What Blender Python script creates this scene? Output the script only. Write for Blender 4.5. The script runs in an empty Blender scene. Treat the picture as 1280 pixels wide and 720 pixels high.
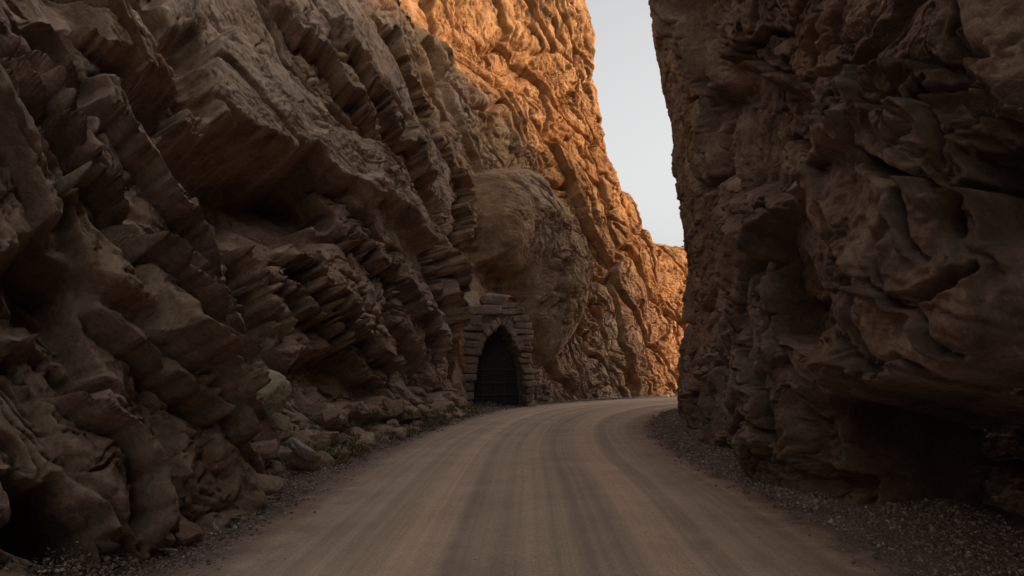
import bpy, math, random
import numpy as np
from mathutils import Vector
random.seed(4)
S = bpy.context.scene
COL = S.collection
R = math.radians
DETAIL = 1.0          # mesh density of the cliffs

# ------------------------------------------------------------------ camera
cam_d = bpy.data.cameras.new('camera')
cam = bpy.data.objects.new('camera', cam_d); COL.objects.link(cam)
cam.location = (0, 0, 1.6)
cam.rotation_euler = (R(90 + 5.4), 0, 0)
cam_d.sensor_width = 36.0
cam_d.lens = 36.0 * 1005 / 1280
cam_d.clip_start = 0.05; cam_d.clip_end = 3000
S.camera = cam

# ------------------------------------------------------------------ light
SUN_AZ, SUN_EL = 98.0, 24.0        # azimuth from +Y towards +X
w = bpy.data.worlds.new('World'); S.world = w; w.use_nodes = True
nt = w.node_tree; bg = nt.nodes['Background']
sky = nt.nodes.new('ShaderNodeTexSky'); sky.sky_type = 'NISHITA'; sky.sun_disc = False
sky.sun_elevation = R(SUN_EL); sky.sun_rotation = R(SUN_AZ)
sky.air_density = 1.0; sky.dust_density = 4.0; sky.ozone_density = 1.0
hs = nt.nodes.new('ShaderNodeHueSaturation'); hs.inputs['Saturation'].default_value = 0.03
nt.links.new(sky.outputs[0], hs.inputs['Color']); nt.links.new(hs.outputs[0], bg.inputs[0])
bg.inputs[1].default_value = 0.115
sd = bpy.data.lights.new('sun', 'SUN'); sun = bpy.data.objects.new('sun', sd); COL.objects.link(sun)
sd.energy = 2.0; sd.angle = R(8.0); sd.color = (1.0, 0.44, 0.10)
dirv = Vector((math.sin(R(SUN_AZ)) * math.cos(R(SUN_EL)), math.cos(R(SUN_AZ)) * math.cos(R(SUN_EL)), math.sin(R(SUN_EL))))
sun.rotation_euler = dirv.to_track_quat('Z', 'Y').to_euler(); sun.location = (40, 20, 60)
vs = S.view_settings
vs.view_transform = 'Standard'; vs.look = 'None'; vs.gamma = 1.0; vs.use_curve_mapping = False
vs.exposure = 1.12
S.cycles.max_bounces = 5; S.cycles.diffuse_bounces = 4

# ------------------------------------------------------------------ noise
def hsh(ix, iy, seed):
    h = (ix.astype(np.int64) * 374761393 + iy.astype(np.int64) * 668265263 + seed * 1442695041) & 0xFFFFFFFF
    h = ((h ^ (h >> 13)) * 1274126177) & 0xFFFFFFFF
    h = ((h ^ (h >> 15)) * 2246822519) & 0xFFFFFFFF
    h ^= h >> 16
    return (h / 4294967296.0).astype(np.float32)

def gnoise(x, y, seed=0):
    ix = np.floor(x); iy = np.floor(y); fx = (x - ix).astype(np.float32); fy = (y - iy).astype(np.float32)
    ux = fx ** 3 * (fx * (fx * 6 - 15) + 10); uy = fy ** 3 * (fy * (fy * 6 - 15) + 10)
    def g(dx, dy):
        a = hsh(ix + dx, iy + dy, seed) * 2 * np.pi
        return np.cos(a) * (fx - dx) + np.sin(a) * (fy - dy)
    n0 = g(0, 0) * (1 - ux) + g(1, 0) * ux
    n1 = g(0, 1) * (1 - ux) + g(1, 1) * ux
    return (n0 * (1 - uy) + n1 * uy) * 1.5

def fbm(x, y, octv=4, seed=0, gain=0.5, ridged=False):
    t = 0; a = 1.0
    for o in range(octv):
        n = gnoise(x, y, seed + o * 17)
        if ridged: n = 0.5 - np.abs(n)
        t = t + a * n; a *= gain
        x = x * 2.03 + 13.1; y = y * 2.03 + 7.7
    return t

def sstep(a, b, x):
    t = np.clip((x - a) / (b - a), 0, 1); return t * t * (3 - 2 * t)

def blocks(x, y, seed, jit=0.9, bx=0.0, by=-0.5, gr=0.7, soft=0.09, step=0.8, rnd=0.4):
    """faceted cells: returns plane height inside each cell, distance to the crack and cell id value"""
    ix = np.floor(x); iy = np.floor(y)
    f1 = np.full(x.shape, 9.0, np.float32); f2 = f1.copy()
    h = np.zeros_like(f1); h2 = np.zeros_like(f1)
    for dx in (-1, 0, 1):
        for dy in (-1, 0, 1):
            cx = ix + dx; cy = iy + dy
            px = cx + 0.5 + (hsh(cx, cy, seed) - 0.5) * jit
            py = cy + 0.5 + (hsh(cx, cy, seed + 1) - 0.5) * jit
            ex = x - px; ey = y - py
            d = np.sqrt(ex * ex + ey * ey)
            near = d < f1
            r = hsh(cx, cy, seed + 2)
            hh = (r - 0.5) * step - rnd * (ex * ex + ey * ey) + ex * (bx + (hsh(cx, cy, seed + 3) - 0.5) * gr * 2) + ey * (by + (hsh(cx, cy, seed + 4) - 0.5) * gr * 2)
            sec = (~near) & (d < f2)
            h2 = np.where(near, h, np.where(sec, hh, h2))
            f2 = np.where(near, f1, np.minimum(f2, d))
            h = np.where(near, hh, h)
            f1 = np.where(near, d, f1)
    e = f2 - f1; k = 0.5 * (1 - sstep(0, soft, e))
    return h * (1 - k) + h2 * k, e, None

def rock(u, s, seed, dip, fine=1.0, big=1.0, stretch=1.0, rough=1.0, bias=1.0):
    """surface relief of fractured rock, metres; u along the wall, s up the wall"""
    wu = fbm(u * 0.3, s * 0.3, 4, seed + 50, 0.45) * 0.8
    ws = fbm(u * 0.3 + 40, s * 0.3, 4, seed + 60, 0.45) * 0.8
    c, sn = math.cos(R(dip)), math.sin(R(dip))
    a = (u + wu) * c - (s + ws) * sn
    b = (u + wu) * sn + (s + ws) * c
    D = fbm(u * 0.09, s * 0.09, 3, seed) * 0.9 * big
    h, e, _ = blocks(a / (4.6 * stretch), b / 2.1, seed + 3, by=-0.75 * bias, gr=0.45)
    D += h * 0.75 * big - 0.45 * np.exp(-(e / 0.06) ** 2)
    B_ = D; D = 0
    a2 = a + 0.2 * fbm(u * 1.3, s * 1.3, 3, seed + 70); b2 = b + 0.2 * fbm(u * 1.3 + 9, s * 1.3, 3, seed + 71)
    h, e, _ = blocks(a2 / (1.7 * stretch), b2 / 0.9, seed + 13, by=-0.6 * bias, gr=0.6)
    m2 = sstep(-0.4, 0.4, fbm(u * .35 + 5, s * .35, 2, seed + 19))
    D += (h * 0.34 * (0.35 + m2) - 0.22 * (.3 + m2) * np.exp(-(e / 0.075) ** 2)) * rough
    C_ = D; D = 0
    a3 = a2 + 0.08 * fbm(u * 3, s * 3, 3, seed + 80); b3 = b2 + 0.08 * fbm(u * 3 + 9, s * 3, 3, seed + 81)
    h, e, _ = blocks(a3 / (0.66 * stretch), b3 / 0.4, seed + 23, by=-0.45 * bias, gr=0.7)
    m3 = sstep(-0.2, 0.55, fbm(u * .6 + 15, s * .6, 3, seed + 29))
    D += (h * 0.14 * (0.15 + 1.1 * m3) - 0.10 * np.exp(-(e / 0.09) ** 2) * (0.2 + m3)) * rough
    h, e, _ = blocks(a3 / 0.27, b3 / 0.16, seed + 33, by=-0.3, gr=0.8)
    m4 = sstep(-0.1, 0.6, fbm(u * 1.0 + 25, s * 1.0, 3, seed + 39))
    D += (h * 0.06 - .03 * np.exp(-(e / .1) ** 2)) * (0.08 + 1.1 * m4) * fine * rough
    D += 0.04 * fbm(a * 0.8, b * 2.2, 5, seed + 90, 0.58, ridged=True) * rough
    D += 0.10 * fbm(u * 0.9, s * 0.9, 5, seed + 93, 0.55) * rough
    D += 0.10 * fine * fbm(u * 2.2, s * 2.2, 5, seed + 96, 0.6) * (0.25 + m3) * 0.6
    F_ = D; D = B_
    # long cracks following the bedding, and shorter joints across it
    for q, (fa, fb, dep, wid) in enumerate(((.16, .75, .30, .016), (.45, 1.9, .12, .03), (1.3, .5, .16, .018))):
        n = gnoise(a3 * fa + 3 * q, b3 * fb, seed + 200 + q) + .25 * gnoise(a3 * fa * 3, b3 * fb * 3, seed + 210 + q)
        D -= dep * np.exp(-(n / wid) ** 2) * sstep(-.3, .3, gnoise(u * .3 + q * 9, s * .3, seed + 220))
    F_ = F_ + 0.014 * fbm(u * 9, s * 9, 3, seed + 95, 0.6) * fine
    return np.stack([D, C_, F_])

# ------------------------------------------------------------------ tagging
def tag(o, label=None, cat=None, group=None, kind=None):
    if label: o['label'] = label
    if cat: o['category'] = cat
    if group: o['group'] = group
    if kind: o['kind'] = kind
    return o

def mesh_np(name, V, F, mat, parent=None, smooth=True, uv=None):
    me = bpy.data.meshes.new(name)
    V = np.asarray(V, np.float32); F = np.asarray(F, np.int32)
    k = F.shape[1]
    me.vertices.add(len(V)); me.vertices.foreach_set('co', V.ravel())
    me.loops.add(F.size); me.loops.foreach_set('vertex_index', F.ravel())
    me.polygons.add(len(F)); me.polygons.foreach_set('loop_start', np.arange(0, F.size, k, dtype=np.int32))
    me.polygons.foreach_set('use_smooth', np.full(len(F), smooth))
    if uv is not None:
        l = me.uv_layers.new(name='UVMap'); l.data.foreach_set('uv', np.asarray(uv, np.float32)[F.ravel()].ravel())
    me.update(calc_edges=True); me.validate()
    me.materials.append(mat)
    o = bpy.data.objects.new(name, me); COL.objects.link(o)
    if parent: o.parent = parent
    return o

def grid_faces(nu, ns, flip=False):
    i = np.arange(nu * ns).reshape(nu, ns)
    a, b, c, d = i[:-1, :-1].ravel(), i[1:, :-1].ravel(), i[1:, 1:].ravel(), i[:-1, 1:].ravel()
    return np.stack([a, d, c, b] if flip else [a, b, c, d], 1)

# ------------------------------------------------------------------ materials
def nodes(name):
    m = bpy.data.materials.new(name); m.use_nodes = True
    return m, m.node_tree, m.node_tree.nodes['Principled BSDF']

def ramp(nt, fac, stops):
    r = nt.nodes.new('ShaderNodeValToRGB'); nt.links.new(fac, r.inputs[0])
    e = r.color_ramp.elements
    while len(e) < len(stops): e.new(0.5)
    for x, (p, c) in zip(e, stops):
        x.position = p; x.color = (*c, 1) if len(c) == 3 else c
    return r.outputs[0]

def ntex(nt, vec, scale, detail=6, rough=0.6, dist=0.0):
    n = nt.nodes.new('ShaderNodeTexNoise'); n.inputs['Scale'].default_value = scale
    n.inputs['Detail'].default_value = detail; n.inputs['Roughness'].default_value = rough
    n.inputs['Distortion'].default_value = dist
    nt.links.new(vec, n.inputs['Vector']); return n.outputs[0]

def mixc(nt, fac, a, b, mode='MIX'):
    n = nt.nodes.new('ShaderNodeMix'); n.data_type = 'RGBA'; n.blend_type = mode
    for sk, v in ((0, fac), (6, a), (7, b)):
        if hasattr(v, 'node'): nt.links.new(v, n.inputs[sk])
        elif isinstance(v, (int, float)): n.inputs[sk].default_value = v
        else: n.inputs[sk].default_value = (*v, 1)
    return n.outputs[2]

def bump(nt, hts, bs):
    prev = None
    for h, st, dist in hts:
        b = nt.nodes.new('ShaderNodeBump'); b.inputs['Strength'].default_value = st; b.inputs['Distance'].default_value = dist
        nt.links.new(h, b.inputs['Height'])
        if prev: nt.links.new(prev, b.inputs['Normal'])
        prev = b.outputs[0]
    nt.links.new(prev, bs.inputs['Normal'])

def rock_mat(name, dark, mid, lite, rust, bs_=1.0, rust_amt=0.5, dip=38, far_ochre=False):
    m, nt, b = nodes(name)
    g = nt.nodes.new('ShaderNodeNewGeometry').outputs['Position']
    m0 = nt.nodes.new('ShaderNodeMapping'); m0.inputs['Rotation'].default_value = (R(dip), 0, 0); nt.links.new(g, m0.inputs[0])
    mp = nt.nodes.new('ShaderNodeMapping'); mp.inputs['Scale'].default_value = (1, 0.65, 1.3)
    nt.links.new(m0.outputs[0], mp.inputs[0]); sv = mp.outputs[0]
    n1 = ntex(nt, sv, 1.3, 8, 0.62, 0.4)
    c = ramp(nt, n1, [(0.28, dark), (0.5, mid), (0.74, lite)])
    n2 = ntex(nt, g, 0.35, 5, 0.6, 0.6)
    rf = ramp(nt, n2, [(0.48 - 0.1 * rust_amt, (0, 0, 0)), (0.72, (1, 1, 1))])
    rm = nt.nodes.new('ShaderNodeMath'); rm.operation = 'MULTIPLY'; nt.links.new(rf, rm.inputs[0]); rm.inputs[1].default_value = rust_amt
    c = mixc(nt, rm.outputs[0], c, rust)
    if far_ochre:       # base colour blends to ochre with distance and height, broken up by noise
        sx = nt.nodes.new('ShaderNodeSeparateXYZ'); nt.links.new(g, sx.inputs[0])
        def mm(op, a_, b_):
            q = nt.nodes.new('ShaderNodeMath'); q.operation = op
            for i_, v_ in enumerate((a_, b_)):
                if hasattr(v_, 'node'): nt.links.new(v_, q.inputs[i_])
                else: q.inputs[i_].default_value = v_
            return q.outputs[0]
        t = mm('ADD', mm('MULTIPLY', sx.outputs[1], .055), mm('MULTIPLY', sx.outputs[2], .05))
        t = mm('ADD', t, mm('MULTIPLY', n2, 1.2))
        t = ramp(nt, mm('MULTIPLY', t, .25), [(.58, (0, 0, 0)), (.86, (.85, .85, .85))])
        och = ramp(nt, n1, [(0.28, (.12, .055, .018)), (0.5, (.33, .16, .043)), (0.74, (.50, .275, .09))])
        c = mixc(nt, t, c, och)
    n3 = ntex(nt, g, 14, 6, 0.7)
    c = mixc(nt, 0.8, c, ramp(nt, n3, [(0.3, (0.55, 0.55, 0.55)), (0.7, (1.35, 1.35, 1.35))]), 'MULTIPLY')
    n5 = ntex(nt, g, 4.5, 5, 0.7, 1.0)
    lf = ramp(nt, n5, [(0.62, (0, 0, 0)), (0.75, (0.5, 0.5, 0.5))])
    c = mixc(nt, lf, c, lite)
    nt.links.new(c, b.inputs['Base Color']); b.inputs['Roughness'].default_value = 0.82
    b.inputs['Specular IOR Level'].default_value = 0.3
    vz = nt.nodes.new('ShaderNodeTexVoronoi'); vz.feature = 'DISTANCE_TO_EDGE'; vz.inputs['Scale'].default_value = 5.0
    dn = nt.nodes.new('ShaderNodeTexNoise'); dn.inputs['Scale'].default_value = 3; dn.inputs['Detail'].default_value = 5
    nt.links.new(sv, dn.inputs['Vector'])
    dm = mixc(nt, 0.35, sv, dn.outputs[1], 'ADD'); nt.links.new(dm, vz.inputs['Vector'])
    cr = ramp(nt, vz.outputs[0], [(0.0, (0, 0, 0)), (0.06, (1, 1, 1))])
    n4 = ntex(nt, g, 34, 8, 0.75)
    bump(nt, [(ntex(nt, sv, 5, 9, 0.68), 0.55 * bs_, 0.08), (cr, 0.10, 0.02), (n4, min(1, 0.6 * bs_), 0.02)], b)
    return m

M = {}
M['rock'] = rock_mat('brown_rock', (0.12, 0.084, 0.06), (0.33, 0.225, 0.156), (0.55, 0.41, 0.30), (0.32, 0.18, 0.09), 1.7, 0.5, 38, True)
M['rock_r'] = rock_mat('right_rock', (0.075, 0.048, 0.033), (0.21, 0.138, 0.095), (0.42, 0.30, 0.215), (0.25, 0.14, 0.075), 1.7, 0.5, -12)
M['rock_far'] = rock_mat('ochre_rock', (0.16, 0.09, 0.05), (0.36, 0.20, 0.10), (0.50, 0.31, 0.17), (0.45, 0.20, 0.07), 1.0, 0.7)
M['stone'] = rock_mat('masonry_stone', (0.11, 0.078, 0.058), (0.27, 0.195, 0.145), (0.44, 0.335, 0.255), (0.24, 0.16, 0.11), 1.1, 0.3)
M['green_rock'] = rock_mat('pale_green_rock', (0.24, 0.20, 0.13), (0.38, 0.32, 0.21), (0.50, 0.42, 0.29), (0.33, 0.26, 0.16), 1.0, 0.3)
M['pale_rock'] = rock_mat('pale_grey_rock', (0.20, 0.175, 0.15), (0.36, 0.315, 0.275), (0.50, 0.45, 0.40), (0.30, 0.24, 0.18), 1.2, 0.3)

# ------------------------------------------------------------------ cliffs
def smooth_line(pts, step=0.1, sig=1.0):
    p = np.array(pts, float); d = np.r_[0, np.cumsum(np.hypot(*np.diff(p, axis=0).T))]
    t = np.arange(0, d[-1], step); q = np.stack([np.interp(t, d, p[:, 0]), np.interp(t, d, p[:, 1])], 1)
    k = int(sig * 3 / step); kern = np.exp(-0.5 * (np.arange(-k, k + 1) * step / sig) ** 2); kern /= kern.sum()
    qp = np.pad(q, ((k, k), (0, 0)), 'reflect', reflect_type='odd')
    q = np.stack([np.convolve(qp[:, i], kern, 'valid') for i in (0, 1)], 1)
    d = np.r_[0, np.cumsum(np.hypot(*np.diff(q, axis=0).T))]
    return d, q

def spaced(keys):
    """keys: (value, step) -> samples whose spacing changes from step to step"""
    out = [keys[0][0]]
    xs = [k[0] for k in keys]; st = [k[1] for k in keys]
    while out[-1] < xs[-1]: out.append(out[-1] + np.interp(out[-1], xs, st) / DETAIL)
    return np.array(out)

class Wall:
    def __init__(s, foot, side, stations, u_keys, s_keys, sig=1.0, skew=(0, 0, 1)):
        """side +1: the road lies to the right of the foot line's direction"""
        s.d, s.q = smooth_line(foot, 0.1, sig); s.skew = skew; s.side = side; s.st = stations
        s.uk, s.sk = u_keys, s_keys
    def u_at_y(s, y): return float(np.interp(y, s.q[:, 1], s.d)) if s.q[-1, 1] > s.q[0, 1] else 0
    def base(s, U, Z):
        """U: along foot, Z: profile parameter 0..K-1 (float index into station keys)"""
        x = np.interp(U, s.d, s.q[:, 0]); y = np.interp(U, s.d, s.q[:, 1])
        tx = np.interp(U + .3, s.d, s.q[:, 0]) - np.interp(U - .3, s.d, s.q[:, 0])
        ty = np.interp(U + .3, s.d, s.q[:, 1]) - np.interp(U - .3, s.d, s.q[:, 1])
        l = np.hypot(tx, ty) + 1e-9; nx, ny = ty / l * s.side, -tx / l * s.side
        su = np.array([k[0] for k in s.st]); K = np.array([k[1] for k in s.st], float)   # (n,K,2)
        nK = K.shape[1]
        B = np.stack([np.interp(U, su, K[:, j, 0]) for j in range(nK)], 0)
        H = np.stack([np.interp(U, su, K[:, j, 1]) for j in range(nK)], 0)
        seg = np.hypot(np.diff(B, axis=0), np.diff(H, axis=0)); cum = np.concatenate([np.zeros((1, *U.shape)), np.cumsum(seg, 0)], 0)
        j = np.clip(np.floor(Z).astype(int), 0, nK - 2); f = Z - j
        def tk(A):
            a = np.take_along_axis(A, j[None], 0)[0]; b = np.take_along_axis(A, j[None] + 1, 0)[0]
            return a + (b - a) * f
        bk, z, sl = tk(B), tk(H), tk(cum)
        return x - nx * bk, y - ny * bk, z, sl
    def build(s, name, mat, relief, cutz=None):
        u = spaced(s.uk); z = spaced(s.sk)
        U, Z = np.meshgrid(u, z, indexing='ij')
        X, Y, H, SL = s.base(U, Z)
        P = np.stack([X, Y, H], -1)
        du = np.gradient(P, axis=0); ds = np.gradient(P, axis=1)
        N = np.cross(du, ds) * s.side; N /= np.linalg.norm(N, axis=-1, keepdims=True) + 1e-9
        D = relief(U, SL, H, Z)
        # the beds push out obliquely, across the run of the gorge, where the wall runs straight
        T = du / (np.linalg.norm(du, axis=-1, keepdims=True) + 1e-9); T[..., 2] = 0
        N = N - T * (s.skew[0] * sstep(s.skew[2], s.skew[1], U))[..., None]; N /= np.linalg.norm(N, axis=-1, keepdims=True) + 1e-9
        D = D * (1 + .25 * sstep(s.skew[2], s.skew[1], U))
        P = P + N * D[..., None]
        s.P, s.U, s.SL = P, U, SL
        o = mesh_np(name, P.reshape(-1, 3), grid_faces(len(u), len(z), s.side < 0), mat)
        return o

def poly_sd(U, S_, pts):
    """signed distance to a convex-ish polygon, positive inside"""
    p = np.array(pts, float); n = len(p)
    best = np.full(U.shape, 1e9); inside = np.zeros(U.shape, bool)
    for i in range(n):
        a = p[i]; b = p[(i + 1) % n]; e = b - a
        wx, wy = U - a[0], S_ - a[1]; t = np.clip((wx * e[0] + wy * e[1]) / (e @ e), 0, 1)
        best = np.minimum(best, np.hypot(wx - e[0] * t, wy - e[1] * t))
        c = ((a[1] <= S_) & (b[1] > S_)) | ((a[1] > S_) & (b[1] <= S_))
        if abs(b[1] - a[1]) > 1e-9:
            xi = a[0] + (S_ - a[1]) / (b[1] - a[1]) * (b[0] - a[0]); inside ^= c & (U < xi)
    return np.where(inside, best, -best)

LEFT_FOOT = [(-4.6, -16), (-3.4, -6), (-3.3, 0), (-3.0, 6.5), (-3.05, 8.7), (-3.25, 12.9), (-2.95, 17.9), (-2.2, 24),
             (-1.3, 29), (0.2, 32.8), (3.2, 37), (6.6, 40.3), (9.5, 42.5), (14, 45.5), (24, 49)]
def wl(foot): # arc length of y positions
    return smooth_line(foot, 0.1, 1.0)
_d, _q = wl(LEFT_FOOT)
uy = lambda y: float(np.interp(y, _q[:, 1], _d))
# station keys: foot, low, mid, rim, ledge, top, back
LS = [
    (0,        [(0, -.4), (1.5, 3), (2.5, 5), (3.5, 6), (5, 7), (7, 8), (16, 8.5)]),
    (uy(3),    [(0, -.4), (1.8, 5), (2.6, 6.8), (3.4, 7.8), (5, 8.6), (7, 9.2), (16, 9.6)]),
    (uy(9),    [(0, -.4), (1.8, 5), (2.8, 7.8), (3.6, 9), (5, 10), (7, 11), (16, 11.5)]),
    (uy(17),   [(0, -.4), (1.6, 5), (2.8, 9), (4.2, 12), (6.5, 13.5), (9, 15), (18, 16)]),
    (uy(22),   [(0, -.4), (1.1, 5), (2.0, 9), (3.4, 15.0), (6.5, 17), (9, 30), (16, 31)]),    (uy(27),   [(0, -.4), (0.7, 5), (1.3, 9), (2.4, 15.5), (6.0, 17.5), (8, 32), (16, 33)]),

    (uy(33),   [(0, -.4), (0.6, 5), (1.3, 9), (2.5, 14), (5.0, 16.5), (7, 32), (16, 33)]),
    (uy(37),   [(0, -.4), (0.6, 5), (1.4, 9), (2.2, 14), (3.4, 16.5), (6, 32), (14, 33)]),
    (57.9,     [(0, -.4), (0.6, 5), (1.2, 9), (2.2, 14), (2.8, 17.0), (4.2, 31), (12, 33)]),
    (58.6,     [(0, -.4), (0.6, 5), (1.2, 9), (2.2, 14), (2.9, 17.0), (4.0, 24), (12, 25)]),
    (59.0,     [(0, -.4), (0.6, 5), (1.2, 9), (2.4, 13), (3.2, 15), (4.5, 17.5), (12, 18)]),
    (59.6,     [(0, -.4), (0.6, 5), (1.2, 8), (2.4, 11), (3.0, 12.4), (4.5, 12.9), (12, 13)]),
    (60.4,     [(0, -.4), (0.6, 5), (1.2, 8), (2.2, 10), (2.8, 11.0), (4, 11.5), (12, 12)]),
    (61.1,     [(0, -.4), (0.6, 5), (1.2, 8), (2.2, 10), (2.8, 10.8), (4, 11.2), (12, 12)]),
    (61.4,     [(0, -.4), (0.6, 4), (1.2, 6), (2.2, 7.6), (2.8, 8.3), (4, 8.6), (12, 9)]),
    (80,       [(0, -.4), (0.6, 4), (1.2, 6), (2.2, 7.6), (2.8, 8.3), (4, 8.6), (12, 9)]),
]
left = Wall(LEFT_FOOT, 1, LS,
            [(0, .3), (uy(2), .12), (uy(4), .018), (uy(8), .02), (uy(14), .035), (uy(28), .05), (uy(34), .04), (uy(46), .05), (uy(49), .3)],
            [(0, .0035), (1, .005), (2, .008), (3, .012), (4, .006), (5, .02), (6, .1)], skew=(.72, 38, 45))

UA0 = uy(30.9)                      # arch centre along the wall
def calm(D, F, U, SL, g0=1.1):
    """fine relief dies away on steep risers, where it would only smear"""
    u = U[:, 0]; gu = np.gradient(D, u, axis=0)
    ds = np.gradient(SL, axis=1); gs = np.gradient(D, axis=1) / np.maximum(ds, 1e-4)
    g = np.hypot(gu, gs)
    for ax in (0, 1):
        for _ in range(2): g = .25 * np.roll(g, 1, ax) + .5 * g + .25 * np.roll(g, -1, ax)
    return D + F / (1 + (g / g0) ** 2)

def feature(D, U, SL, pts, keep=0.4, soft=0.06, dome=0.0, wob=0.25, seed=5):
    """lay one broad slab, block or hollow over the relief; pts = (u, s, height) corners"""
    p = np.array(pts, float)
    A = np.c_[p[:, 0], p[:, 1], np.ones(len(p))]; c = np.linalg.lstsq(A, p[:, 2], rcond=None)[0]
    lo = p.min(0) - 1.5; hi = p.max(0) + 1.5
    iu = np.where((U[:, 0] > lo[0]) & (U[:, 0] < hi[0]))[0]
    if len(iu) < 2: return D
    sl = slice(iu[0], iu[-1] + 1); u = U[sl]; s_ = SL[sl]
    sz = max(0.4, min(hi[0] - lo[0] - 3, hi[1] - lo[1] - 3))
    w = wob * sz * 0.5
    uu = u + w * fbm(u / sz * 1.6, s_ / sz * 1.6, 4, seed, 0.5); ss = s_ + w * fbm(u / sz * 1.6 + 31, s_ / sz * 1.6, 4, seed + 7, 0.5)
    sd = poly_sd(uu, ss, p[:, :2])
    m = sstep(-soft, soft, sd)
    h = c[0] * u + c[1] * s_ + c[2]
    if dome: h = h + dome * np.sqrt(np.clip(1 - (1 - np.clip(sd / (0.5 * sz), 0, 1)) ** 2, 0, 1))
    D = D.copy()
    D[sl] = D[sl] * (1 - m * (1 - keep)) + m * h
    return D

def ledge(D, U, SL, pts, h=0.3, reach=0.8, groove=0.12, gw=0.035, side=1, wob=0.1, seed=1):
    """a broken edge: rock on one side stands proud of a groove and falls back away from it"""
    p = np.array(pts, float); lo = p.min(0) - reach * 2.2; hi = p.max(0) + reach * 2.2
    iu = np.where((U[:, 0] > lo[0]) & (U[:, 0] < hi[0]))[0]
    if len(iu) < 2: return D
    sl = slice(iu[0], iu[-1] + 1); u = U[sl]; s_ = SL[sl]
    uu = u + wob * (fbm(u * 1.1, s_ * 1.1, 4, seed, .55)) * 2; ss = s_ + wob * (fbm(u * 1.1 + 31, s_ * 1.1, 4, seed + 7, .55)) * 2
    best = np.full(u.shape, 1e9); sg = np.zeros(u.shape); tt = np.zeros(u.shape)
    for i in range(len(p) - 1):
        a, b = p[i], p[i + 1]; e = b - a; L = e @ e
        traw = ((uu - a[0]) * e[0] + (ss - a[1]) * e[1]) / L; t = np.clip(traw, 0, 1)
        d = np.hypot(uu - a[0] - e[0] * t, ss - a[1] - e[1] * t)
        c = e[0] * (ss - a[1]) - e[1] * (uu - a[0])
        m = d < best; best = np.where(m, d, best); sg = np.where(m, np.sign(c), sg); tt = np.where(m, (i + t) / (len(p) - 1), tt)
    fade = sstep(0, .12, tt) * sstep(1, .88, tt); on = sg * side > 0
    r = np.where(on, h * np.exp(-best / reach) * sstep(0, gw * 1.5, best), -.35 * h * np.exp(-best / (reach * .5)))
    r = r - groove * np.exp(-(best / gw) ** 2)
    D = D.copy(); D[sl] += r * fade
    return D
LEFT_LEDGES = {
 1: [(22.92, 4.99), (23.51, 4.68), (23.96, 4.0), (24.67, 3.49), (25.77, 2.93)],
 2: [(24.02, 5.93), (24.91, 5.53), (25.77, 4.75), (26.86, 4.07), (27.82, 3.14)],
 3: [(24.95, 6.37), (26.19, 5.98), (26.79, 4.98), (27.74, 4.07)],
 4: [(22.6, 4.7), (23.28, 4.15), (23.28, 3.6)],
 5: [(23.59, 3.75), (24.25, 3.35), (24.98, 2.8), (25.91, 1.93), (25.7, 1.36)],
 6: [(23.26, 2.66), (23.85, 2.19), (24.25, 1.74), (25.37, 1.24)],
 7: [(21.94, 2.33), (22.43, 2.13), (22.73, 1.52), (23.03, 1.05), (22.84, 0.58)],
 8: [(24.22, 2.29), (25.07, 1.58), (25.57, 0.69)],
 9: [(37.17, 11.02), (38.78, 9.32), (42.47, 7.9)],
 10: [(40.72, 13.54), (43.23, 11.57), (45.96, 9.3), (46.76, 5.9)],
 11: [(34.03, 10.29), (36.45, 9.77), (38.65, 8.05)],
 12: [(29.06, 4.37), (31.86, 3.63), (34.14, 2.51)],
 13: [(29.72, 3.56), (33.47, 3.06), (37.17, 1.52)],
 14: [(34.82, 5.1), (38.91, 4.05), (42.61, 1.88)],
 15: [(40.32, 6.41), (43.86, 4.39), (45.48, 2.18)],
 16: [(23.34, 5.46), (23.73, 4.52), (24.25, 3.93), (25.04, 3.28)],
 17: [(28.0, 5.2), (29.2, 4.2), (30.0, 2.4)], 18: [(26.6, 3.6), (27.6, 2.4), (28.2, 1.2)], 19: [(41.5, 4.9), (43.0, 3.4), (44.2, 1.6)],
}
RIGHT_LEDGES = [
 [(25.78, 5.42), (23.2, 4.57), (22.04, 4.19), (21.12, 3.97)], [(24.5, 4.46), (22.77, 4.08), (21.84, 3.86), (21.14, 3.67)],
 [(23.15, 3.8), (22.12, 3.33), (21.74, 3.2), (21.19, 3.12)], [(21.81, 2.45), (21.24, 2.65)],
 [(23.09, 2.62), (21.99, 2.43), (21.64, 2.12), (21.29, 2.07)], [(30.21, 7.73), (27.18, 6.07), (25.78, 5.42)],
 [(34.06, 1.73), (28.79, 2.33), (26.21, 3.56)], [(24.5, 2.14), (22.66, 1.96), (21.29, 1.87)]]
RIGHT_JOINTS = [[(22.14, 3.28), (21.99, 2.92), (21.76, 2.53)], [(33.27, 8.97), (32.94, 6.34), (34.4, 3.91), (33.49, 1.55)], [(29.96, 2.9), (29.53, .9)],
 [(26.87, 2.6), (26.87, 0.7)], [(23.2, 4.57), (22.96, 4.13), (23.15, 3.8)], [(22.04, 4.19), (21.84, 3.86), (21.74, 3.2)]]

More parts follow.
